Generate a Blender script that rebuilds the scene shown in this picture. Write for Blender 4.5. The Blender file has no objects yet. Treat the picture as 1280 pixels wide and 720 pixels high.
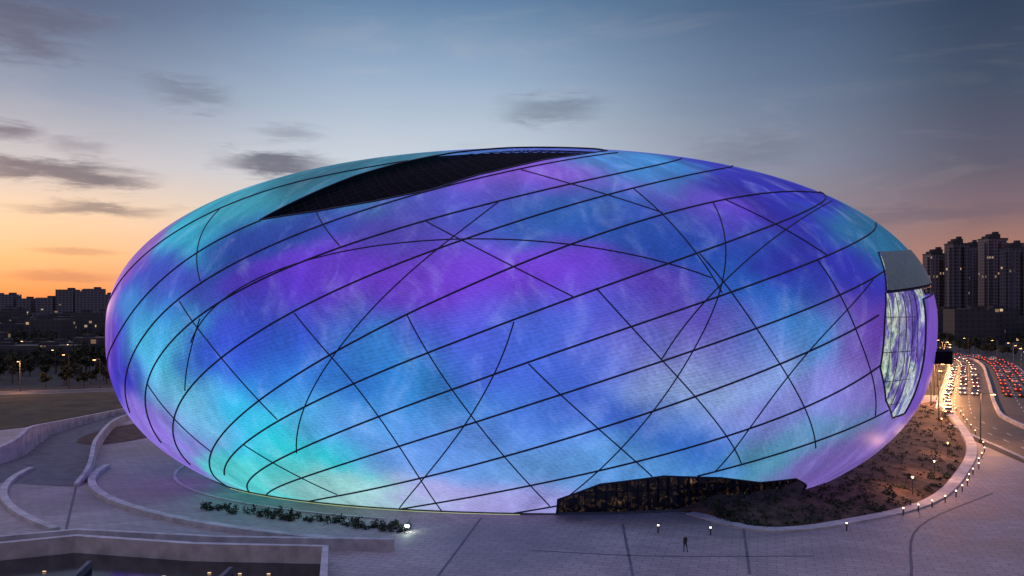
import bpy, bmesh, numpy as np, math, random
from mathutils import Vector
random.seed(4); rng=np.random.default_rng(7)
sc=bpy.context.scene
sc.view_settings.view_transform='Standard'; sc.view_settings.look='None'; sc.view_settings.exposure=0
COL=bpy.context.collection
def lin(c): 
    return tuple(((q/255)/12.92 if q/255<=.04045 else ((q/255+.055)/1.055)**2.4) for q in c)
# ------------------------------------------------------------------ node helpers
class NT:
    def __init__(s,nt): s.nt=nt
    def n(s,t,**k):
        x=s.nt.nodes.new(t)
        for a,b in k.items(): setattr(x,a,b)
        return x
    def l(s,a,b): s.nt.links.new(a,b)
    def put(s,sock,v):
        if isinstance(v,bpy.types.NodeSocket): s.l(v,sock)
        else: sock.default_value=v
    def m(s,op,a,b=None,c=None,clamp=False):
        x=s.n('ShaderNodeMath',operation=op); x.use_clamp=clamp
        s.put(x.inputs[0],a)
        if b is not None: s.put(x.inputs[1],b)
        if c is not None: s.put(x.inputs[2],c)
        return x.outputs[0]
    def mix(s,f,a,b,bt='MIX'):
        x=s.n('ShaderNodeMix',data_type='RGBA',blend_type=bt)
        s.put(x.inputs[0],f); s.put(x.inputs[6],a if not isinstance(a,tuple) else (*a[:3],1)); s.put(x.inputs[7],b if not isinstance(b,tuple) else (*b[:3],1))
        return x.outputs[2]
    def mr(s,v,a,b,c=0,d=1,smooth=False):
        x=s.n('ShaderNodeMapRange',interpolation_type='SMOOTHSTEP' if smooth else 'LINEAR'); s.put(x.inputs[0],v)
        for i,q in enumerate((a,b,c,d)): x.inputs[i+1].default_value=q
        return x.outputs[0]
    def ramp(s,f,st):
        x=s.n('ShaderNodeValToRGB'); e=x.color_ramp.elements
        while len(e)<len(st): e.new(.5)
        for i,(p,c) in enumerate(st): e[i].position=p; e[i].color=(*c,1)
        s.put(x.inputs[0],f); return x.outputs[0]
    def noise(s,vec,scale,detail=3,rough=.5,dist=0):
        x=s.n('ShaderNodeTexNoise'); x.inputs['Scale'].default_value=scale; x.inputs['Detail'].default_value=detail
        x.inputs['Roughness'].default_value=rough; x.inputs['Distortion'].default_value=dist
        if vec is not None: s.l(vec,x.inputs['Vector'])
        return x.outputs['Fac']
def mat(name):
    m=bpy.data.materials.new(name); m.use_nodes=True; m.cycles.emission_sampling='NONE'; t=NT(m.node_tree)
    return m,t,m.node_tree.nodes['Principled BSDF']
def simple(name,c,rough=.6,metal=0,em=None,es=0,var=.25,scale=1.5,bump=0,spec=.5):
    m,t,b=mat(name)
    co=t.n('ShaderNodeTexCoord').outputs['Object']
    f=t.noise(co,scale,3,.6)
    lo=tuple(q*(1-var) for q in c); hi=tuple(min(1,q*(1+var)) for q in c)
    t.l(t.ramp(f,[(.3,lo),(.7,hi)]),b.inputs['Base Color'])
    b.inputs['Roughness'].default_value=rough; b.inputs['Metallic'].default_value=metal; b.inputs['Specular IOR Level'].default_value=spec
    if em: b.inputs['Emission Color'].default_value=(*em,1); b.inputs['Emission Strength'].default_value=es
    if bump:
        bp=t.n('ShaderNodeBump'); bp.inputs['Strength'].default_value=bump; t.l(t.noise(co,scale*6,3),bp.inputs['Height']); t.l(bp.outputs[0],b.inputs['Normal'])
    return m
def obj(name,verts,faces,mats=(),parent=None,smooth=False,mi=None):
    me=bpy.data.meshes.new(name); me.from_pydata([tuple(v) for v in verts],[],[tuple(f) for f in faces])
    for m in mats: me.materials.append(m)
    if mi is not None: me.polygons.foreach_set('material_index',list(mi))
    if smooth: me.polygons.foreach_set('use_smooth',[True]*len(me.polygons))
    me.update(); o=bpy.data.objects.new(name,me); COL.objects.link(o)
    if parent: o.parent=parent
    return o
def empty(name,loc=(0,0,0)):
    o=bpy.data.objects.new(name,None); o.location=loc; COL.objects.link(o); return o
class MB:   # mesh builder
    def __init__(s): s.v=[];s.f=[];s.mi=[]
    def add(s,v,f,m=0):
        k=len(s.v); s.v+= [tuple(q) for q in v]; s.f+=[tuple(i+k for i in q) for q in f]; s.mi+=[m]*len(f)
    def box(s,c,d,m=0,rot=0):
        x,y,z=c;a,b,h=[q/2 for q in d]; ca,sa=math.cos(rot),math.sin(rot)
        P=[(i*a,j*b,k*h) for k in(-1,1) for j in(-1,1) for i in(-1,1)]
        s.add([(x+p[0]*ca-p[1]*sa,y+p[0]*sa+p[1]*ca,z+p[2]) for p in P],[(0,2,3,1),(4,5,7,6),(0,1,5,4),(2,6,7,3),(0,4,6,2),(1,3,7,5)],m)
    def cyl(s,p,r,h,n=8,m=0,r2=None,axis='z'):
        r2=r if r2 is None else r2; V=[]
        for k,rr in((0,r),(1,r2)):
            for i in range(n):
                a=2*math.pi*i/n; q=(rr*math.cos(a),rr*math.sin(a),k*h)
                if axis=='x': q=(q[2],q[0],q[1])
                if axis=='y': q=(q[0],q[2],q[1])
                V.append((p[0]+q[0],p[1]+q[1],p[2]+q[2]))
        s.add(V,[(i,(i+1)%n,n+(i+1)%n,n+i) for i in range(n)]+[tuple(range(n))[::-1],tuple(range(n,2*n))],m)
    def obj(s,name,mats,parent=None,smooth=False): return obj(name,s.v,s.f,mats,parent,smooth,s.mi)
def catmull(P,n=10):
    P=[np.array(p,float) for p in P]; Q=[2*P[0]-P[1]]+P+[2*P[-1]-P[-2]]; out=[]
    for i in range(1,len(Q)-2):
        for k in range(n):
            t=k/n; a,b,c,d=Q[i-1:i+3]
            out.append(.5*((2*b)+(c-a)*t+(2*a-5*b+4*c-d)*t*t+(3*b-a-3*c+d)*t**3))
    out.append(P[-1]); return np.array(out)
def strip(path,w0,w1,z,name,mats,parent=None,h=0):
    path=np.array(path); T=np.gradient(path,axis=0); T/=np.linalg.norm(T,axis=1)[:,None]; N=np.stack([T[:,1],-T[:,0]],1)
    A=path+N*w0; B=path+N*w1; n=len(path); V=[];Fc=[]
    hh=np.zeros(n)+h
    if np.all(hh==0):
        for i in range(n): V+=[(*A[i],z),(*B[i],z)]
        Fc=[(2*i,2*i+1,2*i+3,2*i+2) for i in range(n-1)]
    else:
        for i in range(n): V+=[(*A[i],z),(*B[i],z),(*B[i],z+hh[i]),(*A[i],z+hh[i])]
        for i in range(n-1):
            a=4*i;b=a+4
            for j in range(4): Fc.append((a+j,a+(j+1)%4,b+(j+1)%4,b+j))
        Fc+=[(3,2,1,0),(4*n-4,4*n-3,4*n-2,4*n-1)]
    return obj(name,V,Fc,mats,parent)
# ------------------------------------------------------------------ camera
cam=bpy.data.cameras.new('camera'); co=bpy.data.objects.new('camera',cam); COL.objects.link(co); sc.camera=co
cam.sensor_width=36; cam.lens=36*1108/1280; cam.shift_y=25/1280; cam.clip_end=20000; cam.clip_start=.5
co.location=(0,0,24.65); co.rotation_euler=(math.radians(90),0,0)
# ------------------------------------------------------------------ world
w=bpy.data.worlds.new('World'); sc.world=w; w.use_nodes=True; t=NT(w.node_tree); w.node_tree.nodes.clear()
tc=t.n('ShaderNodeTexCoord').outputs['Generated']; sp_=t.n('ShaderNodeSeparateXYZ'); t.l(tc,sp_.inputs[0])
X,Y,Z=sp_.outputs
hyp=t.m('SQRT',t.m('ADD',t.m('MULTIPLY',X,X),t.m('MULTIPLY',Y,Y)))
te=t.m('DIVIDE',Z,t.m('MAXIMUM',hyp,.001)); el=t.m('DIVIDE',te,.3475,clamp=True)
az=t.m('MULTIPLY',t.m('ARCTAN2',X,Y),180/math.pi)
L=lambda *c: lin(c)
rA=t.ramp(el,[(0,L(212,108,76)),(.05,L(234,142,96)),(.15,L(246,184,134)),(.28,L(240,208,178)),(.42,L(198,194,200)),(.64,L(134,150,177)),(.87,L(86,105,138)),(1,L(72,90,124))])
rB=t.ramp(el,[(0,L(210,180,165)),(.3,L(214,207,206)),(.48,L(198,207,219)),(.74,L(150,173,200)),(1,L(94,127,164))])
rC=t.ramp(el,[(0,L(184,132,118)),(.2,L(156,132,138)),(.46,L(130,136,158)),(.7,L(98,117,146)),(.95,L(68,91,124))])
rD=t.ramp(el,[(0,L(188,114,92)),(.12,L(180,120,102)),(.2,L(158,114,108)),(.31,L(120,99,112)),(.42,L(92,88,108)),(.65,L(64,76,101)),(.88,L(46,61,88))])
c=t.mix(t.mr(az,-27,-8,smooth=True),rA,rB); c=t.mix(t.mr(az,-4,19,smooth=True),c,rC); c=t.mix(t.mr(az,16,29,smooth=True),c,rD)
mp=t.n('ShaderNodeMapping'); mp.inputs['Scale'].default_value=(1,1,6); t.l(tc,mp.inputs[0])
n1=t.noise(mp.outputs[0],4.5,4,.6,.6)
nf=t.noise(mp.outputs[0],16,4,.65,.4)
c=t.mix(t.mr(n1,.55,.8,0,.14,smooth=True),c,L(90,90,114))
c=t.mix(t.mr(n1,.5,.25,0,.1,smooth=True),c,L(215,200,190))
wob=t.m('MULTIPLY',t.m('SUBTRACT',nf,.5),2.8); wob2=t.m('MULTIPLY',t.m('SUBTRACT',n1,.5),1.8)
for (u,v,ru,rv,st) in [(350,206,88,19,.85),(80,216,95,20,.85),(5,212,50,16,.7),(130,262,95,11,.7),(10,165,45,14,.75),(25,25,110,45,.6),(690,135,80,24,.45),(240,115,55,24,.4),(105,182,40,14,.35),(80,345,90,8,.5),(930,190,80,26,.28),(1180,268,170,14,.35),(360,165,45,12,.35),(90,315,60,5,.4)]:
    a0=math.degrees(math.atan((u-640)/1108)); e0=(385-v)/1108*math.cos(math.radians(a0))/.3475
    dx=t.m('DIVIDE',t.m('SUBTRACT',az,a0),ru/19.3); dy=t.m('DIVIDE',t.m('SUBTRACT',el,e0),rv/385)
    dx=t.m('ADD',dx,wob2); dy=t.m('ADD',dy,wob)
    d=t.m('SQRT',t.m('ADD',t.m('MULTIPLY',dx,dx),t.m('MULTIPLY',dy,dy)))
    k=t.mr(d,1.15,.15,0,st,smooth=True)
    c=t.mix(k,c,L(76,80,108) if v<300 else L(140,100,100))
c=t.mix(t.mr(te,.45,1.3,0,.6,smooth=True),c,L(140,130,160))
bg=t.n('ShaderNodeBackground'); t.l(c,bg.inputs[0]); t.l(t.mr(te,.42,1.1,1.0,2.9,smooth=True),bg.inputs[1])
sky=t.n('ShaderNodeTexSky',sky_type='NISHITA'); sky.sun_disc=False; sky.sun_elevation=math.radians(2); sky.sun_rotation=math.radians(-38)
bg2=t.n('ShaderNodeBackground'); t.l(sky.outputs[0],bg2.inputs[0]); bg2.inputs[1].default_value=.012
ad=t.n('ShaderNodeAddShader'); t.l(bg.outputs[0],ad.inputs[0]); t.l(bg2.outputs[0],ad.inputs[1])
ow=t.n('ShaderNodeOutputWorld'); t.l(ad.outputs[0],ow.inputs[0])
sl=bpy.data.lights.new('sun','SUN'); sl.energy=.2; sl.angle=math.radians(.5); sl.color=(1,.62,.4)
so=bpy.data.objects.new('sun',sl); COL.objects.link(so)
az0=math.radians(-38); e0=math.radians(3); dv=-Vector((math.sin(az0)*math.cos(e0),math.cos(az0)*math.cos(e0),math.sin(e0))); so.rotation_euler=dv.to_track_quat('-Z','Y').to_euler()
# ------------------------------------------------------------------ arena surface
P=[.2421,135.5733,-.1308,61.6,59.898,39.5775,21.7866,26.0387,28.4955,2.2147,2.4448,2.0921,.026]
def sp(x,p): return np.sign(x)*np.abs(x)**p
def surf(th,ph,off=0):
    th=np.radians(th); ph=np.radians(ph)
    def S(th,ph):
        cx,cy,yaw,aL,aR,b,zc,cu,cl,nu,nl,m,sh=P
        s=np.sin(ph); c=np.abs(np.cos(ph)); n=np.where(s>0,nu,nl)
        z=zc+np.where(s>0,cu,cl)*sp(s,2/n); r=c**(2/n)
        X=sp(np.cos(th),2/m); Y=sp(np.sin(th),2/m)
        lx=np.where(X<0,aL,aR)*X*r+sh*(z-zc); ly=b*Y*r; z=z+0*th
        ca,sa=math.cos(yaw),math.sin(yaw)
        return np.stack([cx+lx*ca-ly*sa,cy+lx*sa+ly*ca,z],-1)
    p=S(th,ph)
    if np.any(np.asarray(off)!=0):
        e=1e-3
        a=S(th+e,ph)-S(th-e,ph); b=S(th,ph+e)-S(th,ph-e); N=np.cross(a,b); N/=np.maximum(np.linalg.norm(N,axis=-1,keepdims=True),1e-9)
        p=p+N*off
    return p
FM=-46.07
# plain angles <-> evenly running angles (removes the superellipse bunching at 0 and -90 degrees)
def even(p):
    th,ph=np.radians(p[:,0]),np.radians(p[:,1]); n=np.where(ph>0,P[9],P[10])
    x=sp(np.cos(th),2/P[11]); y=sp(np.sin(th),2/P[11]); u=np.sin(ph); v=np.cos(ph)
    return np.degrees(np.stack([np.arctan2(y,x),np.arctan2(sp(u,2/n)*np.where(ph>0,26.04,28.5)/27,np.abs(v)**(2/n))],1))
def uneven(q):
    th,ph=np.radians(q[:,0]),np.radians(q[:,1]); n=np.where(ph>0,P[9],P[10])
    a=sp(np.cos(th),P[11]/2); b=sp(np.sin(th),P[11]/2); k=np.where(ph>0,26.04,28.5)/27
    return np.degrees(np.stack([np.arctan2(b,a),np.arctan2(sp(np.sin(ph)/k,n/2),np.abs(np.cos(ph))**(n/2))],1))
def pts(s,rev=0): return [tuple(float(q)/10 for q in a.split(',')) for a in s.split()]
lines={
'a1':"-1573,47 -1483,140 -1415,242 -1350,333 -1294,417 -1208,473",
'a2':"-1495,-39 -1384,40 -1298,154 -1223,261 -1143,335 -1045,380",
'a3':"-1439,-119 -1330,-6 -1237,99 -1157,207 -1066,299 -964,379 -853,456 -650,596",
'a4':"-1393,-189 -1287,-45 -1207,41 -1120,157 -1010,240 -898,305 -752,405 -569,528",
'a5':"-1370,-284 -1216,-90 -1125,1 -1031,114 -925,214 -785,313 -591,425 -432,520",
'a6':"-1400,-426 -1135,-147 -1034,-20 -949,58 -860,160 -734,245 -557,330 -343,412",
'a7':"-1202,-252 -1057,-123 -940,-22 -827,50 -697,150 -555,240 -317,375",
'a8':"-1144,-280 -984,-145 -872,-53 -762,-1 -638,76 -490,165 -302,260",
'a9':"-1145,-351 -972,-224 -856,-123 -735,-53 -610,3 -469,77 -345,150",
'a10':"-1103,-410 -923,-291 -804,-196 -679,-107 -556,-42 -404,32",
'a11':"-1014,-456 -853,-347 -726,-261 -600,-182 -485,-115 -392,-50",
'a12':"-852,-459 -709,-356 -576,-271 -422,-209 -338,-147",
'b1':"-1242,31 -1172,-55 -1123,-146",
'b2':"-1043,-23 -1000,-111 -960,-294 -949,-439",
'b3':"-961,33 -916,-47 -888,-178 -844,-312 -799,-406",
'b4':"-841,-39 -791,-122 -730,-227 -692,-287",
'b5':"-774,93 -728,-1 -682,-68 -599,-212",
'b6':"-627,94 -579,-11 -524,-113 -456,-238",
'b7':"-683,309 -650,151",
'b9':"-486,155 -458,41 -405,-70",
'c1':"-1110,-251 -1061,-115 -1034,-23 -969,122 -917,220",
'c2':"-1012,-451 -919,-220 -887,-107 -858,10",
'c3':"-778,-354 -725,-196 -682,-60 -658,25 -605,249",
'c4':"-590,-224 -570,-110 -487,9 -397,117",
'c5':"-702,-21 -657,50 -551,217 -288,373",
'd1':"-1240,-10 -1199,32 -1137,126 -1051,186 -960,215 -886,217 -809,201 -724,160 -644,122",
'e1':"-1310,285 -1260,170","e2":"-1120,330 -1060,225","e3":"-790,405 -715,330","e4":"-1345,-100 -1285,-230","e5":"-1225,10 -1255,-100","e6":"-560,330 -480,200","e7":"-905,205 -830,110","e8":"-1180,-250 -1105,-380"}
def fitline(p):
    p=even(np.array(p)); d=np.concatenate([[0],np.cumsum(np.linalg.norm(np.diff(p,axis=0),axis=1))]); d/=d[-1]
    deg=1 if len(p)==2 else (2 if len(p)<6 else 3)
    fx=np.polyfit(d,p[:,0],deg); fy=np.polyfit(d,p[:,1],deg); tt=np.linspace(0,1,110); return np.stack([np.polyval(fx,tt),np.polyval(fy,tt)],1)
def extend(p,a,b):
    s=p[0]-p[3]; s/=np.linalg.norm(s); e=p[-1]-p[-4]; e/=np.linalg.norm(e)
    A=[p[0]+s*k for k in np.arange(a,0,-.5)]; B=[p[-1]+e*k for k in np.arange(.5,b,.5)]
    return np.array(A+list(p)+B)
void=[(-119.7,29.3),(-116.1,37),(-112,46.5),(-107,54.5),(-100,63),(-88,71),(-72,73),(-60,69),(-62,63.5),(-80.9,53),(-90.9,44.5),(-96.5,38),(-103.4,34.2),(-110.9,31.4)]
door=[(-78.2,-50),(-79.3,-38.4),(-74.6,-32.5),(-66.8,-30.1),(-58.4,-31.4),(-50.3,-34.3),(-43.1,-34.2),(-36,-38.5),(-31,-43),(-29,-50)]
cut=[(-37.5,8.6),(-38.6,2.4),(-39,-5.5),(-35.5,-12.6),(-30.5,-17.6),(-26,-17),(-25.5,-5),(-25.5,7.2),(-15,9),(0,9),(12,8.4),(12,10),(-5,11),(-15.7,11.2)]
canopy=[(-37.2,9),(-34.5,19.3),(-13.8,21.6),(2,20.5),(12,17),(12,10.4),(-5,11.4),(-15.7,11.7)]
def inside(T,Ph,poly):
    r=np.zeros(T.shape,bool); n=len(poly)
    for i in range(n):
        x1,y1=poly[i];x2,y2=poly[(i+1)%n]
        if y1==y2: continue
        c=((y1>Ph)!=(y2>Ph))&(T<(x2-x1)*(Ph-y1)/(y2-y1)+x1); r^=c
    return r
NTH,NPH=720,272
thv=np.linspace(-180,180,NTH+1)[:-1]; phv=np.linspace(FM,89.6,NPH+1)
T,PH=np.meshgrid(thv,phv,indexing='ij'); 
dth=.5; dph=phv[1]-phv[0]
TC=T[:, :-1]+dth/2; PC=PH[:, :-1]+dph/2
state=np.zeros(TC.shape,int)
holes=[(void,1),(door,2),(cut,3),(canopy,4)]
for poly_,k in holes: state[inside(TC,PC,poly_)]=k
Ts,Ps=T.copy(),PH.copy()
for poly_,k in holes:
    m_=(state==k).astype(int); cnt=np.zeros(T.shape,int)
    for di in(0,1):
        mm=np.roll(m_,di,axis=0); cnt[:,:-1]+=mm; cnt[:,1:]+=mm
    bd=np.argwhere((cnt>0)&(cnt<4))
    for i,j in bd:
        if j==0: continue
        best=None; x,y=T[i,j],PH[i,j]
        for a in range(len(poly_)):
            x1,y1=poly_[a];x2,y2=poly_[(a+1)%len(poly_)]; dx,dy=x2-x1,y2-y1
            s=max(0,min(1,((x-x1)*dx+(y-y1)*dy)/(dx*dx+dy*dy))); qx,qy=x1+s*dx,y1+s*dy; d=(qx-x)**2+(qy-y)**2
            if best is None or d<best[0]: best=(d,qx,qy)
        if best[0]<.8: Ts[i,j],Ps[i,j]=best[1],max(best[2],FM)
V=surf(Ts,Ps)
idx=np.arange(T.size).reshape(T.shape); I1=np.roll(idx,-1,axis=0)
faces=np.stack([idx[:,:-1],I1[:,:-1],I1[:,1:],idx[:,1:]],-1)
blob="-1513,19 -1571,131 -1564,208 -1343,21 -1336,123 -1318,266 -1285,348 -1193,457 -1174,252 -1310,-46 -1271,-132 -1412,-52 -1394,-237 -1174,-161 -1107,-238 -1196,-362 -1106,59 -1013,114 -921,151 -851,112 -745,58 -1159,-14 -1053,-51 -981,-48 -888,-1 -1014,-186 -919,-220 -1087,-406 -930,-380 -810,-1 -791,-105 -856,-140 -799,-285 -900,338 -794,434 -985,263 -1072,383 -756,307 -662,259 -617,340 -479,384 -459,297 -668,438 -852,258 -657,-10 -635,-76 -671,-178 -589,58 -535,-2 -462,115 -357,230 -464,-83 -487,-234 -391,-285 -520,-131 -722,-286 -412,-14 -842,-407 -150,-50 0,-50"
cols=[(105,62,195),(160,90,195),(150,105,190),(50,140,208),(66,76,185),(55,170,198),(55,150,170),(28,105,122),(42,74,165),(85,200,228),(130,192,234),(58,54,190),(140,115,210),(55,180,224),(50,200,212),(90,205,208),(88,56,190),(104,60,198),(120,70,208),(110,62,200),(98,70,192),(46,86,200),(50,110,202),(56,145,210),(78,94,208),(92,158,222),(105,152,222),(165,212,212),(172,168,222),(68,110,208),(70,96,200),(76,124,208),(105,158,220),(84,82,195),(130,82,202),(86,74,182),(40,128,165),(42,98,172),(36,82,180),(108,64,198),(36,28,160),(38,38,172),(50,128,190),(42,96,175),(128,118,208),(160,188,232),(52,108,195),(42,97,190),(72,148,208),(50,48,165),(38,104,142),(140,118,200),(85,150,178),(120,98,175),(130,138,215),(88,148,208),(96,60,160),(158,155,220),(118,84,185),(98,74,180)]
B=np.array(pts(blob)); Cc=np.array([lin(q) for q in cols]); assert len(B)==len(Cc),(len(B),len(Cc))
TT=-np.abs(T); 
wt=TT+2.6*np.sin(PH*.21+TT*.13)+1.2*np.sin(PH*.5-TT*.33+1)+.5*np.sin(TT*.9+PH*.7)
wp=PH+1.9*np.sin(TT*.2+1.3)+.9*np.sin(TT*.47+PH*.2)+.4*np.sin(TT*1.1-PH*.6)
num=np.zeros(T.shape+(3,)); den=np.zeros(T.shape)
for (bx,by),cc in zip(B,Cc):
    d2=((wt-bx)*np.cos(np.radians(by))**.7)**2+(wp-by)**2*1.1
    q=np.exp(-d2/(2*4.9**2))+1e-3/(1+d2/60)**2
    num+=q[...,None]*cc; den+=q
FC=1.06*(num/den[...,None])**1.1
arena=empty('egg_shaped_arena',(0,0,0))
def facade_mat():
    m,t,b=mat('led_facade_glass')
    at=t.n('ShaderNodeAttribute'); at.attribute_name='led'
    uv=t.n('ShaderNodeUVMap'); uv.uv_map='UVMap'
    s=t.n('ShaderNodeSeparateXYZ'); t.l(uv.outputs[0],s.inputs[0])
    row=t.m('SINE',t.m('MULTIPLY',t.m('ADD',s.outputs[1],t.m('MULTIPLY',s.outputs[0],-.35)),2*math.pi/.62))
    colm=t.m('SINE',t.m('MULTIPLY',t.m('ADD',s.outputs[0],t.m('MULTIPLY',s.outputs[1],.5)),2*math.pi/.8))
    led=t.m('ADD',t.m('MULTIPLY',row,.07),t.m('MULTIPLY',colm,.035))
    mp=t.n('ShaderNodeMapping'); mp.inputs['Scale'].default_value=(1,.35,1); mp.inputs['Rotation'].default_value=(0,0,.9); t.l(uv.outputs[0],mp.inputs[0])
    n1=t.noise(mp.outputs[0],.1,2,.5,.8)
    n2=t.noise(mp.outputs[0],.3,3,.55,.6)
    wn=t.n('ShaderNodeTexVoronoi'); wn.inputs['Scale'].default_value=2.8; t.l(uv.outputs[0],wn.inputs['Vector'])
    ws=t.n('ShaderNodeSeparateColor'); t.l(wn.outputs['Color'],ws.inputs[0])
    br=t.m('ADD',t.mr(n1,.3,.7,.78,1.24),t.mr(n2,.25,.75,-.12,.12))
    br=t.m('ADD',t.m('ADD',br,led),t.mr(ws.outputs[0],0,1,-.1,.1))
    pale=t.mix(t.mr(n2,.48,.8,0,.13,smooth=True),at.outputs['Color'],lin((190,205,242)))
    sc_=t.n('ShaderNodeVectorMath',operation='SCALE'); t.l(pale,sc_.inputs[0]); t.l(br,sc_.inputs['Scale'])
    t.l(sc_.outputs[0],b.inputs['Emission Color']); b.inputs['Emission Strength'].default_value=.93
    b.inputs['Base Color'].default_value=(.015,.022,.04,1); b.inputs['Roughness'].default_value=.5; b.inputs['Specular IOR Level'].default_value=.25
    return m
M_fac=facade_mat()
M_frame=simple('dark_frame_metal',(.014,.014,.055),.5,.1)
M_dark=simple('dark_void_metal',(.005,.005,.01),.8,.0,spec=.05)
M_lat=simple('lattice_metal',(.02,.018,.035),.8,spec=.1)
M_can=simple('canopy_panel',(.15,.18,.2),.4,.1,em=lin((110,135,150)),es=.12)
def shell(name,sel,mats,off=0,led=False,parent=arena):
    fs=faces[sel]; u,inv_=np.unique(fs.reshape(-1),return_inverse=True)
    vv=V.reshape(-1,3)[u] if off==0 else surf(Ts.reshape(-1)[u],Ps.reshape(-1)[u],off)
    o=obj(name,vv.tolist(),inv_.reshape(-1,4).tolist(),mats,parent,True); me=o.data
    if led:
        a=me.attributes.new('led','FLOAT_COLOR','POINT'); cc=np.ones((len(u),4)); cc[:,:3]=FC.reshape(-1,3)[u]; a.data.foreach_set('color',cc.ravel())
        uvl=me.uv_layers.new(name='UVMap'); li=np.zeros(len(me.loops),int); me.loops.foreach_get('vertex_index',li)
        uvl.data.foreach_set('uv',np.stack([Ts.reshape(-1)[u][li],Ps.reshape(-1)[u][li]],1).ravel())
    return o
shell('led_glass_skin',state==0,[M_fac],0,True)
shell('entrance_canopy',state==4,[M_can],.25)
def patch(name,t0,t1,p0,p1,off,m,nt=60,np_=40,smooth=True):
    a=np.linspace(t0,t1,nt);b=np.linspace(p0,p1,np_); A,Bq=np.meshgrid(a,b,indexing='ij'); vv=surf(A,Bq,off).reshape(-1,3)
    f=[(i*np_+j,(i+1)*np_+j,(i+1)*np_+j+1,i*np_+j+1) for i in range(nt-1) for j in range(np_-1)]
    return obj(name,vv.tolist(),f,[m],arena,smooth)
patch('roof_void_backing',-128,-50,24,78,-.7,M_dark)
def tubes(name,paths,r,m,off,parent=arena,closed=False,res=2):
    cu=bpy.data.curves.new(name,'CURVE'); cu.dimensions='3D'; cu.bevel_depth=r; cu.bevel_resolution=res
    for p in paths:
        s=cu.splines.new('POLY'); q=surf(p[:,0],np.maximum(p[:,1],FM),off); s.points.add(len(q)-1)
        s.points.foreach_set('co',np.hstack([q,np.ones((len(q),1))]).ravel()); s.use_cyclic_u=closed
    cu.materials.append(m); o=bpy.data.objects.new(name,cu); COL.objects.link(o); o.parent=parent; return o
EXT={'a1':(8,16),'a2':(8,8),'a3':(8,4),'a4':(8,12),'a5':(6,12),'a6':(2,14),'a7':(14,14),'a8':(24,10),'a9':(16,2),'a10':(9,1),'a11':(3,1),'a12':(1,2)}
paths={k:(extend(fitline(pts(v)),*EXT[k]) if k in EXT else fitline(pts(v))) for k,v in lines.items()}
main=np.vstack([p for k,p in paths.items() if k[0] in 'a'])
FE=float(even(np.array([[-90.,FM]]))[0,1])
def join(p):
    """run both ends of a cross seam on to the next long seam"""
    out=[]
    for q in (p[::-1],p):
        e=q[-1]-q[-5]; e/=np.linalg.norm(e); add=[]
        if np.hypot(*(main-q[-1]).T).min()>.6:
            for k in np.arange(.5,13,.5):
                r=q[-1]+e*k; add.append(r)
                if r[1]<FE+.3 or np.hypot(*(main-r).T).min()<.55: break
            else: add=[]
        out.append(add)
    return np.array(out[0][::-1]+list(p)+out[1])
for k in list(paths):
    if k[0] in 'bce': paths[k]=join(paths[k])
    q=uneven(paths[k]); paths[k]=q[(q[:,1]>FM+.1)&(q[:,1]<78)]
def clip(p):
    m_=np.zeros(len(p),bool)
    for q_ in (void,door,cut,canopy): m_|=inside(p[:,0],p[:,1],q_)
    out=[];cur=[]
    for q,k in zip(p,m_):
        if k:
            if len(cur)>1: out.append(np.array(cur))
            cur=[]
        else: cur.append(q)
    if len(cur)>1: out.append(np.array(cur))
    return out
tubes('facade_seam_frames',[q for k,p in paths.items() if k[0]=='a' for q in clip(p)],.115,M_frame,.03)
tubes('facade_cross_seams',[q for k,p in paths.items() if k[0]!='a' for q in clip(p)],.08,M_frame,.03)
tubes('facade_rear_frames',[np.stack([-p[:,0],p[:,1]],1) for p in paths.values()],.12,M_frame,.03)
def dens(poly,n=12):
    o=[]
    for i in range(len(poly)):
        a=np.array(poly[i]);b=np.array(poly[(i+1)%len(poly)])
        for k in range(n): o.append(a+(b-a)*k/n)
    o.append(np.array(poly[0])); return np.array(o)
tubes('opening_edge_trim',[dens(void),dens(cut),dens(canopy),dens(door)],.12,M_frame,0.02)
latc=[]
for k in np.arange(-160,-20,2.4):
    for a in (np.stack([k+np.linspace(0,40,90),np.linspace(25,75,90)],1),np.stack([k+40-np.linspace(0,34,90),np.linspace(25,75,90)],1)):
        ins=inside(a[:,0],a[:,1],void); cur=[]
        for q,kk in zip(a,ins):
            if kk: cur.append(q)
            else:
                if len(cur)>1: latc.append(np.array(cur))
                cur=[]
tubes('roof_void_lattice',latc,.04,M_lat,-.4,res=0)
M_base=simple('plinth_stone',(.06,.06,.065),.6)
M_glow=simple('plinth_light_strip',(.2,.2,.15),.5,em=lin((190,200,140)),es=.75)
ring=np.stack([np.linspace(-180,180,241),np.full(241,FM+.2)],1)
tubes('plinth_ring',[ring],.3,M_base,.05)
tubes('plinth_light',[np.stack([np.linspace(-140,-84,80),np.full(80,FM+.75)],1)],.09,M_glow,.3)
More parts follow.
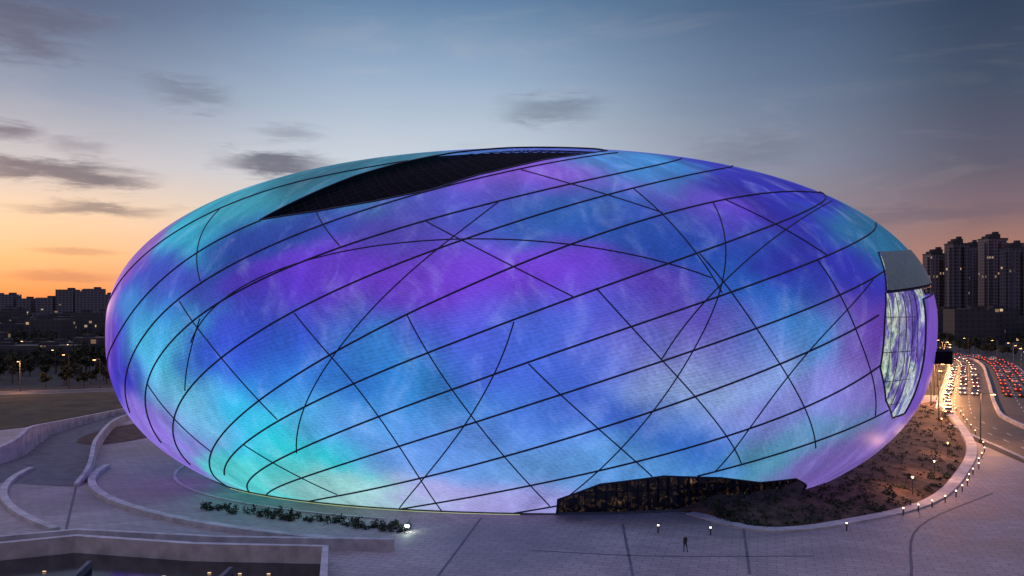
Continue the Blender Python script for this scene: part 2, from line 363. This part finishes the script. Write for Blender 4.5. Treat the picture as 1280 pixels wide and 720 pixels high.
def glassmat(name,base,warm,thr,st,sx,sz,c1,c2):
    m,t,b=mat(name); co=t.n('ShaderNodeTexCoord').outputs['UV']
    s=t.n('ShaderNodeSeparateXYZ'); t.l(co,s.inputs[0])
    cb=t.n('ShaderNodeCombineXYZ'); t.l(t.m('FLOOR',t.m('DIVIDE',s.outputs[0],sx)),cb.inputs[0]); t.l(t.m('FLOOR',t.m('DIVIDE',s.outputs[1],sz)),cb.inputs[1])
    wn=t.n('ShaderNodeTexWhiteNoise'); t.l(cb.outputs[0],wn.inputs['Vector'])
    on=t.mr(wn.outputs['Value'],thr,1,0,1); n=t.noise(co,1.1,5,.7,1)
    n=t.mr(n,.5,.72,0,1,smooth=True)
    t.l(t.mix(t.noise(co,.35,2),c1,c2),b.inputs['Emission Color']); t.l(t.m('MULTIPLY',t.m('ADD',t.m('MULTIPLY',on,n),t.m('MULTIPLY',n,warm)),st),b.inputs['Emission Strength'])
    b.inputs['Base Color'].default_value=(*base,1); b.inputs['Roughness'].default_value=.08; return m
M_dg=glassmat('lobby_glass',(.008,.008,.012),.07,.75,1.2,1.3,1.6,lin((255,180,100)),lin((150,150,150)))
def wall(name,t0,t1,h,inset,m,n=90,z0=0.0,ph=FM):
    tt=np.linspace(t0,t1,n); b=surf(tt,np.full(n,ph),0); c_=np.array([.24,135.6,0]); d=b-c_; d[:,2]=0; d/=np.linalg.norm(d,axis=1)[:,None]; b=b-d*inset
    vv=[];f=[]
    for q in b: vv+=[(q[0],q[1],z0),(q[0],q[1],z0+h)]
    f=[(2*i,2*i+2,2*i+3,2*i+1) for i in range(n-1)]
    o=obj(name,vv,f,[m],arena); L_=np.concatenate([[0],np.cumsum(np.linalg.norm(np.diff(b,axis=0),axis=1))])
    uvl=o.data.uv_layers.new(name='UVMap')
    for lp in o.data.loops: 
        k=lp.vertex_index; uvl.data[lp.index].uv=(L_[k//2],0 if k%2==0 else h)
    return o,b,L_
o,bw,Lw=wall('lobby_glass_wall',-84,-24,8.5,.25,M_dg)
mb=MB()
for s in np.arange(0,Lw[-1],1.3):
    x=np.interp(s,Lw,bw[:,0]);y=np.interp(s,Lw,bw[:,1]); mb.box((x,y-.1,4.2),(.12,.3,8.4))
for z in (2.6,4.6):
    for i in range(len(bw)-1):
        a,b_=bw[i],bw[i+1]; d=b_-a; mb.box(((a[0]+b_[0])/2,(a[1]+b_[1])/2-.05,z),(np.hypot(d[0],d[1])+.02,.2,.14),0,math.atan2(d[1],d[0]))
mb.obj('lobby_mullions',[M_lat],arena)
M_at,t_,b_=mat('atrium_glass')
uvn=t_.n('ShaderNodeTexCoord').outputs['Object']
mpa=t_.n('ShaderNodeMapping'); mpa.inputs['Scale'].default_value=(1,1,.45); t_.l(uvn,mpa.inputs[0])
n1=t_.noise(mpa.outputs[0],.3,4,.6,1.0); n2=t_.noise(uvn,1.3,5,.75,.8)
cr=t_.ramp(n1,[(.3,lin((60,55,140))),(.42,lin((120,100,190))),(.47,lin((170,180,205))),(.53,lin((230,245,225))),(.58,lin((150,190,170))),(.64,lin((110,90,190))),(.75,lin((60,40,120)))])
t_.l(cr,b_.inputs['Emission Color']); t_.l(t_.mr(n2,.35,.7,.3,1.05),b_.inputs['Emission Strength']); b_.inputs['Base Color'].default_value=(.02,.02,.03,1); b_.inputs['Roughness'].default_value=.1
patch('atrium_glass_wall',-44,20,-24,20,-1.1,M_at)
bars=[np.stack([np.full(24,k),np.linspace(-22,12,24)],1) for k in np.arange(-40,16,2.4)]+[np.stack([np.linspace(-42,18,40),np.full(40,p)],1) for p in (-15,-9,-3,3)]
bc=[]
for a in bars:
    ins=inside(a[:,0],a[:,1],cut); cur=[q for q,k in zip(a,ins) if k]
    if len(cur)>1: bc.append(np.array(cur))
tubes('atrium_mullions',bc,.04,M_lat,-.9,res=0)
tp=surf(np.linspace(-16,10,14),np.full(14,-6.),.0); to=surf(np.linspace(-16,10,14),np.full(14,-6.),2.2); tt_=MB()
for i in range(13):
    a,b2,c2,d2=tp[i],tp[i+1],to[i+1],to[i]; zb=tp[i][2]
    tt_.add([(a[0],a[1],zb),(b2[0],b2[1],zb),(c2[0],c2[1],zb),(d2[0],d2[1],zb),(a[0],a[1],zb+1.6),(b2[0],b2[1],zb+1.6),(c2[0],c2[1],zb+1.6),(d2[0],d2[1],zb+1.6)],[(3,2,1,0),(4,5,6,7),(2,3,7,6),(0,1,5,4),(1,2,6,5),(0,4,7,3)])
tt_.obj('terrace',[M_dark],arena)
# ------------------------------------------------------------------ ground
def paving():
    m,t,b=mat('concrete_paving'); co=t.n('ShaderNodeTexCoord').outputs['Object']
    br=t.n('ShaderNodeTexBrick'); mp=t.n('ShaderNodeMapping'); mp.inputs['Rotation'].default_value=(0,0,.28); t.l(co,mp.inputs[0]); t.l(mp.outputs[0],br.inputs['Vector'])
    br.inputs['Scale'].default_value=.28; br.inputs['Mortar Size'].default_value=.012; br.inputs['Color1'].default_value=(.44,.385,.395,1); br.inputs['Color2'].default_value=(.37,.325,.335,1); br.inputs['Mortar'].default_value=(.2,.18,.19,1)
    n=t.noise(co,.06,5,.65,.8); n2=t.noise(co,.9,5,.7)
    c=t.mix(t.mr(n,.3,.7,0,1),(.58,.55,.56),(1.2,1.13,1.1)); c=t.mix(1,br.outputs[0],c,'MULTIPLY')
    c=t.mix(t.mr(n2,.35,.7,0,.35),c,(.18,.155,.165))
    t.l(c,b.inputs['Base Color']); t.l(t.mr(n,.3,.7,.55,.85),b.inputs['Roughness']); b.inputs['Specular IOR Level'].default_value=.35
    bp=t.n('ShaderNodeBump'); bp.inputs['Strength'].default_value=.3; t.l(n2,bp.inputs['Height']); t.l(bp.outputs[0],b.inputs['Normal']); return m
M_pave=paving()
M_ground=simple('ground_soil',(.03,.028,.026),.9,var=.5,scale=.02)
M_asph=simple('asphalt',(.06,.055,.055),.6,var=.3,scale=.3,bump=.2)
M_conc=simple('concrete',(.45,.41,.43),.75,var=.3,scale=.5,bump=.15)
M_concd=simple('dark_concrete',(.12,.11,.13),.8,var=.3,scale=.5)
M_white=simple('white_road_paint',(.7,.7,.68),.6)
M_field=simple('dry_grass',(.05,.04,.02),.95,var=.6,scale=.15,bump=.5)
M_earth=simple('bark_mulch_soil',(.085,.048,.038),.95,var=.6,scale=.6,bump=.8)
obj('ground',[(-9000,-300,0),(9000,-300,0),(9000,12000,0),(-9000,12000,0)],[(0,1,2,3)],[M_ground])
def poly(name,pp,z,m): return obj(name,[(x,y,z) for x,y in pp],[tuple(range(len(pp)))],[m])
ROAD=catmull([(92,40),(92,80),(93,120),(98,150),(107,190),(120,220),(161,300),(206,390),(222,440),(215,500),(150,560),(40,600),(-100,620)],8)
RX=[(92,40),(92,80),(93,120),(98,150),(107,190),(120,220),(161,300)]
def roadx(y): return float(np.interp(y,[q[1] for q in RX],[q[0] for q in RX]))
RL=[(roadx(y)-15.5,y) for y in (250,220,190,160,130,100,70,40)]
poly('plaza',[(-150,30),(-150,150),(-110,168),(-96,190),(-93,222),(-60,240),(20,245),(95,255)]+RL,.02,M_pave)
poly('field',[(-330,150),(-150,150.5),(-110.5,168.5),(-96.5,190),(-93.5,222.5),(-90,262),(-330,262)],.03,M_field)
strip(ROAD,-13,13,.04,'road',[M_asph])
strip(ROAD,-13.3,-13,0.0,'kerb',[M_conc],h=.14); strip(ROAD,13,13.3,0.0,'kerb',[M_conc],h=.14)
strip(ROAD,-.35,.35,0.0,'median_barrier',[M_conc],h=.8)
strip(ROAD,-12.6,-12.45,.05,'edge_line',[M_white]); strip(ROAD,12.45,12.6,.05,'edge_line',[M_white])
mb=MB(); Ls=np.concatenate([[0],np.cumsum(np.linalg.norm(np.diff(ROAD,axis=0),axis=1))])
def onroad(s,off):
    x=np.interp(s,Ls,ROAD[:,0]);y=np.interp(s,Ls,ROAD[:,1]);x2=np.interp(s+1,Ls,ROAD[:,0]);y2=np.interp(s+1,Ls,ROAD[:,1]); a=math.atan2(y2-y,x2-x)
    return x+math.sin(a)*off,y-math.cos(a)*off,a
for off in(-9.1,-5.7,5.7,9.1):
    for s in np.arange(60,560,9):
        x,y,a=onroad(s,off); ca,sa=math.cos(a)*1.5,math.sin(a)*1.5; nx,ny=-math.sin(a)*.08,math.cos(a)*.08
        mb.add([(x-ca-nx,y-sa-ny,.05),(x+ca-nx,y+sa-ny,.05),(x+ca+nx,y+sa+ny,.05),(x-ca+nx,y-sa+ny,.05)],[(0,1,2,3)])
mb.obj('lane_markings',[M_white])
LR=catmull([(-330,225),(-200,240),(-130,262),(-60,300),(40,330)],8)
strip(LR,-5,5,.05,'road',[M_asph]); strip(LR,5,5.3,0,'kerb',[M_conc],h=.14); strip(LR,-5.3,-5,0,'kerb',[M_conc],h=.14)
rp=catmull([(-84,128),(-81,143.7),(-86,160.6),(-90,176),(-91.5,210)],10); n=len(rp)
rin=catmull([(-60,122),(-62,130),(-72,154),(-83,186),(-87,212)],10)
ramp=empty('curved_ramp')
strip(rp,-.35,.35,.02,'outer_wall',[M_conc],ramp,h=np.interp(np.arange(n),[0,n*.35,n],[.8,4.2,.8]))
strip(rin,-.3,.3,.02,'inner_wall',[M_conc],ramp,h=np.interp(np.arange(n),[0,n*.4,n],[.5,2.6,.5]))
vv=[];f=[]
for i in range(n): vv+=[(rp[i,0]+.3,rp[i,1],.05),(rin[i,0]-.3,rin[i,1],.05)]
obj('ramp_surface',vv,[(2*i,2*i+1,2*i+3,2*i+2) for i in range(n-1)],[M_concd],ramp)
def foot(tt,out):
    b=surf(np.asarray(tt,float),np.full(len(tt),FM),0)[:,:2]; c_=np.array([.24,135.6]); d=b-c_; d/=np.linalg.norm(d,axis=1)[:,None]; return b+d*out
for out,a0,a1,hh,ww in((5,-175,-100,.14,.45),(16,-170,-98,.6,1.0),(27,-168,-122,.5,.9)):
    strip(foot(np.linspace(a0,a1,80),out),0,ww,.02,'stone_kerb',[M_conc],h=hh)
for pp in [[(-7,80),(-3.6,104)],[(11,80),(12.6,101)],[(22,82),(27,104)],[(-48,95),(-60,122)],[(36,80),(46,100),(64,118)],[(44,78),(62,98),(80,118)],[(2,90),(14,88),(30,88)]]:
    strip(catmull(pp,6),-.14,.14,.035,'drainage_channel',[M_concd])
# pool court: flat dark glossy sheet stands in for the recessed dark floor
court=empty('sunken_court')
M_basin,t_,b_=mat('dark_court_sheet'); b_.inputs['Base Color'].default_value=(.004,.005,.01,1); b_.inputs['Roughness'].default_value=.12
bp=t_.n('ShaderNodeBump'); bp.inputs['Strength'].default_value=.5; t_.l(t_.noise(t_.n('ShaderNodeTexCoord').outputs['Object'],2.2,5),bp.inputs['Height']); t_.l(bp.outputs[0],b_.inputs['Normal'])
basin=[(-66,70),(-60,82),(-44,89.5),(-31,86.5),(-18,85.5),(-15,70)]
obj('dark_sheet',[(x,y,.03) for x,y in basin],[tuple(range(6))],[M_basin],court)
strip(np.array(basin,float),-.35,.35,.02,'parapet',[M_conc],court,h=1.7)
strip(np.array([(-64,86),(-46,94),(-30,91),(-12,90)],float),-.3,.3,.02,'outer_wall',[M_conc],court,h=1.2)
for k_,(a,b2) in enumerate([((-56,80),(-52,72)),((-40,84),(-38,72)),((-26,82),(-26,72))]):
    strip(np.array([a,b2],float),-.2,.2,.02,'inner_step',[M_concd],court,h=.7)
mb=MB()
for k in range(14):
    x=random.uniform(-50,-20); y=random.uniform(77,83); mb.box((x,y,.12),(.3,.12,.06))
mb.obj('court_lights',[simple('court_lamp',(.3,.25,.2),.5,em=(1,.62,.3),es=1.2)],court)
# mound by the building
outer=catmull([(22,106.5),(28.4,99),(39,103),(52.4,113),(66,132),(81,158),(98,198),(112,235)],10); N=len(outer)
inner=foot(np.linspace(-60,35,N),-.5)
rows=14; vv=[]; f=[]
for i in range(N):
    for j in range(rows):
        s=j/(rows-1); p=outer[i]*(1-s)+inner[i]*s; h=1.5*math.sin(min(1,s*1.6)*math.pi/2)*min(1,(i+1)/9)+.25*math.sin(p[0]*.7)*math.sin(p[1]*.5)*s
        vv.append((p[0],p[1],max(.03,h) if j else .0))
f=[(i*rows+j,(i+1)*rows+j,(i+1)*rows+j+1,i*rows+j+1) for i in range(N-1) for j in range(rows-1)]
obj('planting_mound',vv,f,[M_earth],None,True)
strip(outer,.0,1.6,.02,'stone_kerb',[M_conc],h=.2)
mid=outer*.55+inner*.45
bed=[(-75.6+7*math.cos(a),176+17*math.sin(a)) for a in np.linspace(0,2*math.pi,30,endpoint=False)]; poly('planting_bed',bed,.06,M_earth)
# ------------------------------------------------------------------ foliage
def leafmat(name,a,b2):
    m,t,b=mat(name); g=t.n('ShaderNodeNewGeometry'); t.l(t.ramp(g.outputs['Random Per Island'],[(0,a),(1,b2)]),b.inputs['Base Color']); b.inputs['Roughness'].default_value=.8; return m
M_leaf=leafmat('foliage',(.01,.014,.008),(.04,.05,.022)); M_bark=simple('bark',(.05,.04,.03),.9)
M_bush=leafmat('shrub_foliage',(.012,.018,.012),(.05,.06,.035))
def leaves(C,R,n,size):
    C=np.repeat(np.array(C,float),n,0); R=np.repeat(np.array(R,float),n,0); k=len(C)
    d=rng.normal(size=(k,3)); d/=np.linalg.norm(d,axis=1)[:,None]; p=C+d*R*(rng.random((k,1))**.4)
    a=rng.normal(size=(k,3)); a/=np.linalg.norm(a,axis=1)[:,None]; b=np.cross(a,rng.normal(size=(k,3))); b/=np.linalg.norm(b,axis=1)[:,None]
    s=size*rng.uniform(.5,1.3,(k,1)); q=np.stack([p-a*s-b*s*.6,p+a*s-b*s*.6,p+a*s+b*s*.6,p-a*s+b*s*.6],1).reshape(-1,3); q[:,2]=np.maximum(q[:,2],.05)
    return q, np.arange(4*k).reshape(-1,4)
def trees(name,locs,hs):
    C=[];R=[];mb=MB()
    for (x,y),h in zip(locs,hs):
        mb.cyl((x,y,0),h*.03,h*.6,6,1,h*.015)
        for k in range(7):
            a=random.uniform(0,6.28); r=h*.22*random.random()**.5
            c_=(x+r*math.cos(a),y+r*math.sin(a),h*random.uniform(.42,.88)); C.append(c_); R.append((h*.16,h*.16,h*.12))
            ex,ey,ez=c_; mb.add([(x-.06,y,h*.4),(x+.06,y,h*.4),(ex,ey,ez)],[(0,1,2)],1)
    q,f=leaves(C,R,30,.4); k=len(mb.v); mb.v+= [tuple(v) for v in q]; mb.f+=[tuple(v+k) for v in f]; mb.mi+=[0]*len(f)
    return mb.obj(name,[M_leaf,M_bark])
loc=[];hs=[]
for k in range(240):
    y=random.uniform(290,640); x=-y*random.uniform(.38,.66); loc.append((x,y)); hs.append(random.uniform(6,12))
for k in range(90):
    y=random.uniform(272,400); x=-y*random.uniform(.42,.64); loc.append((x,y)); hs.append(random.uniform(4,8))
trees('distant_trees',loc,hs)
loc=[];hs=[]
for k in range(120):
    y=random.uniform(330,620); x=y*random.uniform(.46,.64)
    if y<480 and abs(x-np.interp(y,[300,390,440,480],[161,206,222,219]))<17: continue
    loc.append((x,y)); hs.append(random.uniform(5,10))
trees('distant_trees',loc,hs)
C=[];R=[]
for k in range(120):
    s=random.random(); x=-38+s*27; y=109-s*11.5+random.uniform(-1.3,1.3)
    if random.random()<.2: continue
    h=random.uniform(.2,.75); C.append((x,y,h*.7)); R.append((random.uniform(.3,.6),.4,h))
q,f=leaves(C,R,46,.10); obj('hedge',q.tolist(),f.tolist(),[M_bush])
C=[];R=[]
for k in range(520):
    i=random.randrange(4,N-2); s=random.random()**1.4*.9+.03; p=outer[i]*(1-s)+inner[i]*s; h=random.uniform(.25,.7); C.append((p[0],p[1],1.3*min(1,s*2)+.2)); R.append((.6,.6,h))
q,f=leaves(C,R,22,.14); obj('low_shrubs',q.tolist(),f.tolist(),[M_bush])
# ------------------------------------------------------------------ buildings
def winmat(name,wall_,thr,fw=3.2,fh=3.2,st=.8):
    m,t,b=mat(name); co=t.n('ShaderNodeTexCoord').outputs['Object']; s=t.n('ShaderNodeSeparateXYZ'); t.l(co,s.inputs[0])
    u=t.m('DIVIDE',t.m('ADD',s.outputs[0],t.m('MULTIPLY',s.outputs[1],1.0)),fw); v=t.m('DIVIDE',s.outputs[2],fh)
    fu=t.m('FRACT',u); fv=t.m('FRACT',v)
    mk=t.m('MULTIPLY',t.m('MULTIPLY',t.m('GREATER_THAN',fu,.2),t.m('LESS_THAN',fu,.8)),t.m('MULTIPLY',t.m('GREATER_THAN',fv,.3),t.m('LESS_THAN',fv,.85)))
    cb=t.n('ShaderNodeCombineXYZ'); t.l(t.m('FLOOR',u),cb.inputs[0]); t.l(t.m('FLOOR',v),cb.inputs[1]); wn=t.n('ShaderNodeTexWhiteNoise'); t.l(cb.outputs[0],wn.inputs['Vector'])
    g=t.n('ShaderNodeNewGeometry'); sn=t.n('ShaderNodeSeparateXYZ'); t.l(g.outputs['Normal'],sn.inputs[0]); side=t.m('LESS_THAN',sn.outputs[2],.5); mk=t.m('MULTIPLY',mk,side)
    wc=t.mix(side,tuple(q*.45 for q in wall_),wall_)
    t.l(t.mix(mk,wc,(.02,.024,.036)),b.inputs['Base Color']); b.inputs['Roughness'].default_value=.6
    on=t.m('MULTIPLY',mk,t.mr(wn.outputs['Value'],thr,1,0,1)); on=t.m('MULTIPLY',on,t.m('GREATER_THAN',wn.outputs['Value'],thr))
    t.l(t.mix(wn.outputs['Color'],(1,.55,.25),(1,.8,.5)),b.inputs['Emission Color']); t.l(t.m('MULTIPLY',t.m('ADD',on,t.m('MULTIPLY',t.m('GREATER_THAN',on,0),.2)),st),b.inputs['Emission Strength']); return m
M_t1=winmat('tower_facade',(.14,.125,.165),.97,st=.5); M_t2=winmat('tower_facade_b',(.09,.09,.13),.975,4,3.4,.5); M_c=winmat('hazed_city_facade',(.11,.115,.16),.97,6,4,.5); M_low=winmat('lowrise_facade',(.04,.04,.058),.94,4,3.5,.6)  # far tower and city walls lightened in the colour to suggest haze
M_roof=simple('roof',(.035,.035,.045),.8)
def tower(x,y,w,d,h,m,rot=0,name='apartment_tower'):
    mb=MB(); e=empty(name,(x,y,0)); e.rotation_euler=(0,0,rot)
    mb.box((0,0,h/2),(w,d,h)); mb.box((-w*.5-.9,0,h*.48),(1.8,d*.5,h*.96)); mb.box((w*.5+.9,0,h*.48),(1.8,d*.5,h*.96))
    mb.box((-w*.22,-d*.5-.9,h*.485),(w*.28,1.8,h*.97)); mb.box((w*.24,-d*.5-.9,h*.485),(w*.28,1.8,h*.97))
    mb.obj('walls',[m],e); r=MB()
    r.box((0,0,h+.4),(w+.6,d+.6,.8)); r.box((0,0,h+3),(w*.5,d*.5,4.4)); r.box((w*.12,0,h+6.4),(w*.2,d*.25,2.4)); r.box((-w*.36,0,h+1.9),(w*.12,d*.6,2.2)); r.cyl((w*.3,0,h+.8),.15,7,5)
    for k in range(1,int(h/3.3)):
        r.box((w*.01,-d*.5-1.15,k*3.3),(w*.16,2.2,.25)); 
    r.obj('roof_and_balconies',[M_roof],e); return e
for (u,vt,wpx,y,m,r) in [(1170,312,24,900,M_t1,.1),(1196,299,22,880,M_t2,.15),(1216,303,18,940,M_t1,.1),(1241,293,26,900,M_t1,.12),(1268,304,26,850,M_t2,.1),(1293,298,22,900,M_t1,.1),(1183,325,20,1050,M_t2,0),(1228,316,16,1050,M_t2,0),(1320,310,26,900,M_t1,.1),(1152,340,20,1000,M_t1,.1),(1135,345,22,1050,M_t2,0)]:
    wd=wpx/1108*y; tower((u-640)/1108*y,y,wd,wd*.8,24.65+(385-vt)/1108*y-5,m,r)
mb=MB()
for k in range(60):
    y=random.uniform(560,860); x=y*random.uniform(.45,.66); h=random.uniform(8,26); w_=random.uniform(14,34); mb.box((x,y,h/2),(w_,random.uniform(12,22),h)); mb.box((x+w_*.1,y,h+1),(w_*.3,6,2),1)
mb.obj('distant_lowrise_buildings',[M_low,M_roof])
mb=MB()
for k in range(130):
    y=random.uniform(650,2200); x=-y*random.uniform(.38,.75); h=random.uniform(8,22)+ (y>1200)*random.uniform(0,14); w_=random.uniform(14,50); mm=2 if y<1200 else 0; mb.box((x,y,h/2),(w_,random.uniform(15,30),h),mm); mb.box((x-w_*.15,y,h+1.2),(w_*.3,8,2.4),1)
for (u,vt,wp_) in [(12,368,20),(34,373,18),(85,362,22),(103,364,10),(118,361,20),(60,372,22),(135,368,14),(-10,366,20)]:
    y=1500; h=24.65+(385-vt)/1108*y; x=(u-640)/1108*y; w_=wp_/1108*y; mb.box((x,y,h/2),(w_,25,h)); mb.box((x+w_*.2,y,h+1.5),(w_*.3,10,3),1)
for k in range(20):
    y=random.uniform(380,540); x=-y*random.uniform(.44,.62); h=random.uniform(5,11); w_=random.uniform(12,26); mb.box((x,y,h/2),(w_,random.uniform(10,16),h),2); mb.box((x-w_*.15,y,h+.7),(w_*.3,4,1.4),1)
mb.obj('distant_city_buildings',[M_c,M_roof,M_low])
mb=MB()
for k in range(140):
    y=random.uniform(1200,2600); x=y*random.uniform(-.4,.8); h=random.uniform(15,38); w_=random.uniform(20,60); mb.box((x,y,h/2),(w_,30,h))
mb.obj('distant_city_buildings',[M_c,M_roof])
# ------------------------------------------------------------------ street lamps
M_pole=simple('pole_metal',(.1,.1,.11),.4,.6); M_so=simple('sodium_lamp',(.8,.6,.3),.5,em=(1,.5,.17),es=9); M_wl=simple('white_lamp',(.8,.8,.8),.5,em=(.95,1,.9),es=16)
lm=MB(); lm.cyl((0,0,0),.14,9,8,0,.08); lm.cyl((0,0,0),.28,.5,8,0); lm.box((1,0,9.05),(2.2,.1,.1)); lm.box((2.1,0,9),(.9,.35,.16)); lm.box((2.1,0,8.87),(.8,.32,.1),1)
lo=lm.obj('street_lamp',[M_pole,M_so]); first=True
def lamp(x,y,rot,power=0):
    global first
    o=lo if first else bpy.data.objects.new('street_lamp',lo.data)
    if not first: COL.objects.link(o)
    first=False; o.location=(x,y,0); o.rotation_euler=(0,0,rot)
    if power:
        l=bpy.data.lights.new('lamp_light','POINT'); l.energy=power; l.color=(1,.43,.16); l.shadow_soft_size=.4; q=bpy.data.objects.new('lamp_light',l); COL.objects.link(q); q.parent=o; q.location=(2.1,0,8.3)
for i,s in enumerate(np.arange(90,480,30)):
    x,y,a=onroad(s,-14.4); lamp(x,y,a-math.pi/2,(16000 if s>150 else 5000) if s<400 and s>110 else 0)
    x,y,a=onroad(s,14.4); lamp(x,y,a+math.pi/2,0)
for x,y,pw in [(-190,247.5,4500),(-168,254,0),(-146,263,4500),(-126,271,0),(-112,280,4500),(-215,244.5,0),(-98,287,0),(-150,300,0),(-170,330,0),(-205,340,0),(-230,420,0),(-190,380,0),(-260,400,0),(-150,400,0),(-175,300,0),(-240,350,0)]: lamp(x,y,-1.3 if pw else random.uniform(0,6),pw)
bm=MB(); bm.cyl((0,0,0),.09,.8,8,0); bm.cyl((0,0,.8),.1,.16,8,1); bm.cyl((0,0,.96),.13,.06,8,0)
bo=bm.obj('bollard_light',[M_pole,simple('bollard_lamp',(.8,.6,.4),.5,em=(1,.72,.42),es=5)]); k=0
for i in range(24,N,2):
    p=outer[i]; o=bo if k==0 else bpy.data.objects.new('bollard_light',bo.data)
    if k: COL.objects.link(o)
    o.location=(p[0]+2.4+random.uniform(-.3,.3),p[1]-.8,.02); k+=1
for x,y in [(16,97),(21.5,96),(37,98)]:
    o=bpy.data.objects.new('bollard_light',bo.data); COL.objects.link(o); o.location=(x,y,.02)
gm=MB(); gm.cyl((0,0,0),.06,2.2,8,0); gm.cyl((0,0,2.2),.08,.22,8,1); gm.cyl((0,0,2.42),.26,.08,8,0,.05)
gl=None
for i in (31,38,46,56):
    p=inner[i]*.12+outer[i]*.88
    if gl is None: gl=gm.obj('garden_lamp',[M_pole,M_so]); o=gl
    else: o=bpy.data.objects.new('garden_lamp',gl.data); COL.objects.link(o)
    o.location=(p[0],p[1],.3); l=bpy.data.lights.new('garden_light','POINT'); l.energy=1000; l.color=(1,.48,.25); l.shadow_soft_size=.5; q=bpy.data.objects.new('garden_light',l); COL.objects.link(q); q.parent=o; q.location=(0,0,3.2)
fl=MB(); fl.box((0,0,.1),(.5,.4,.2)); fl.cyl((0,0,.2),.06,.25,6); fl.box((0,0,.55),(.5,.3,.35)); fl.box((0,-.17,.55),(.42,.05,.28),1)
fo=fl.obj('floodlight',[M_pole,M_wl]); fo.location=(-11.6,98,0.02)
l=bpy.data.lights.new('flood','POINT'); l.energy=120; l.color=(.75,1,.85); l.shadow_soft_size=.2; q=bpy.data.objects.new('flood_light',l); COL.objects.link(q); q.parent=fo; q.location=(0,-.6,.8)
# ------------------------------------------------------------------ cars
M_gl=simple('car_glass',(.01,.01,.015),.1); M_ty=simple('tyre',(.015,.015,.015),.9); M_hd=simple('headlight',(.9,.9,.8),.3,em=(1,.72,.38),es=7); M_tl=simple('tail_light',(.5,.02,.02),.3,em=(1,.1,.03),es=3.2)
def carmesh(name,paint):
    mb=MB(); prof=[(-2.2,.35),(-2.25,.75),(-2.1,.95),(-1.2,1.02),(1.1,.98),(2.0,.82),(2.25,.6),(2.2,.35)]
    def ext(pr,w,m,w2=None):
        n=len(pr); ws=w2 or [w]*n
        v=[(x,-ws[i],z) for i,(x,z) in enumerate(pr)]+[(x,ws[i],z) for i,(x,z) in enumerate(pr)]
        mb.add(v,[tuple(range(n))[::-1],tuple(range(n,2*n))]+[(i,(i+1)%n,n+(i+1)%n,n+i) for i in range(n)],m)
    ext(prof,.88,0,[.84,.86,.8,.84,.84,.8,.84,.82])
    ext([(-1.75,1.0),(-1.2,1.38),(.35,1.38),(1.15,.98)],.7,1,[.78,.64,.64,.78])
    ext([(-1.15,1.385),(-1.1,1.46),(.2,1.46),(.3,1.385)],.62,0)
    for x in(-1.35,1.4):
        for y in(-.9,.7): mb.cyl((x,y,.33),.33,.2,12,2,axis='y')
    for y in(-.62,.62):
        mb.box((2.2,y,.66),(.12,.34,.17),3); mb.box((-2.24,y,.8),(.1,.36,.18),4); mb.box((.75,y*1.45,1.02),(.2,.14,.12),0)
    return mb.obj(name,[paint,M_gl,M_ty,M_hd,M_tl])
protos=[carmesh('car',simple('paint_%d'%i,c,.25,.3,var=.05)) for i,c in enumerate([(.5,.5,.52),(.03,.03,.035),(.25,.03,.03),(.1,.12,.2)])]
used=set()
def car(x,y,a):
    i=random.randrange(4)
    if i not in used: o=protos[i]; used.add(i)
    else: o=bpy.data.objects.new('car',protos[i].data); COL.objects.link(o)
    o.location=(x,y,.045); o.rotation_euler=(0,0,a)
for off in (-10.8,-7.4,-4,4,7.4,10.8):
    s=205+random.uniform(0,25)
    if off==-10.8: s=165
    while s<480:
        x,y,a=onroad(s,off+random.uniform(-.3,.3)); car(x,y,a if off>0 else a+math.pi); s+=random.uniform(6.5,18) if s>230 else random.uniform(9,22)
for i in range(4):
    if i not in used: protos[i].location=(-140-i*8,258,.05)
# ------------------------------------------------------------------ person
def person(x,y,face,stride=.2):
    J=[(0,0,.95),(0,0,1.15),(0,0,1.42),(0,0,1.52),(0,.01,1.66),(-.1,0,.9),(-.11,stride*.5,.5),(-.11,stride*.6-.05,.07),(-.11,stride*.6+.1,.04),(.1,0,.9),(.11,-stride*.4,.5),(.11,-stride-.02,.07),(.11,-stride+.13,.04),(-.19,0,1.4),(-.25,-.05,1.12),(-.24,.05,.88),(.19,0,1.4),(.25,.05,1.12),(.24,.14,.9)]
    E=[(0,1),(1,2),(2,3),(3,4),(0,5),(5,6),(6,7),(7,8),(0,9),(9,10),(10,11),(11,12),(2,13),(13,14),(14,15),(2,16),(16,17),(17,18)]
    Rr=[.15,.13,.16,.06,.11,.1,.07,.05,.04,.1,.07,.05,.04,.08,.05,.035,.08,.05,.035]
    me=bpy.data.meshes.new('person'); me.from_pydata(J,E,[]); o=bpy.data.objects.new('person',me); COL.objects.link(o)
    sk=o.modifiers.new('s','SKIN')
    for v,r in zip(me.skin_vertices[0].data,Rr): v.radius=(r,r*.85)
    me.skin_vertices[0].data[0].use_root=True
    sb=o.modifiers.new('u','SUBSURF'); sb.levels=2; sb.render_levels=2
    m,t,b=mat('dark_clothes_and_skin'); co=t.n('ShaderNodeTexCoord').outputs['Object']; s=t.n('ShaderNodeSeparateXYZ'); t.l(co,s.inputs[0])
    c=t.mix(t.m('GREATER_THAN',s.outputs[2],.92),(.015,.017,.03),(.03,.025,.03)); c=t.mix(t.m('GREATER_THAN',s.outputs[2],1.52),c,(.35,.2,.15)); c=t.mix(t.m('GREATER_THAN',s.outputs[2],1.68),c,(.01,.01,.01)); t.l(c,b.inputs['Base Color'])
    me.materials.append(m); o.location=(x,y,.02); o.rotation_euler=(0,0,face)
person(17.5,89.5,.5)
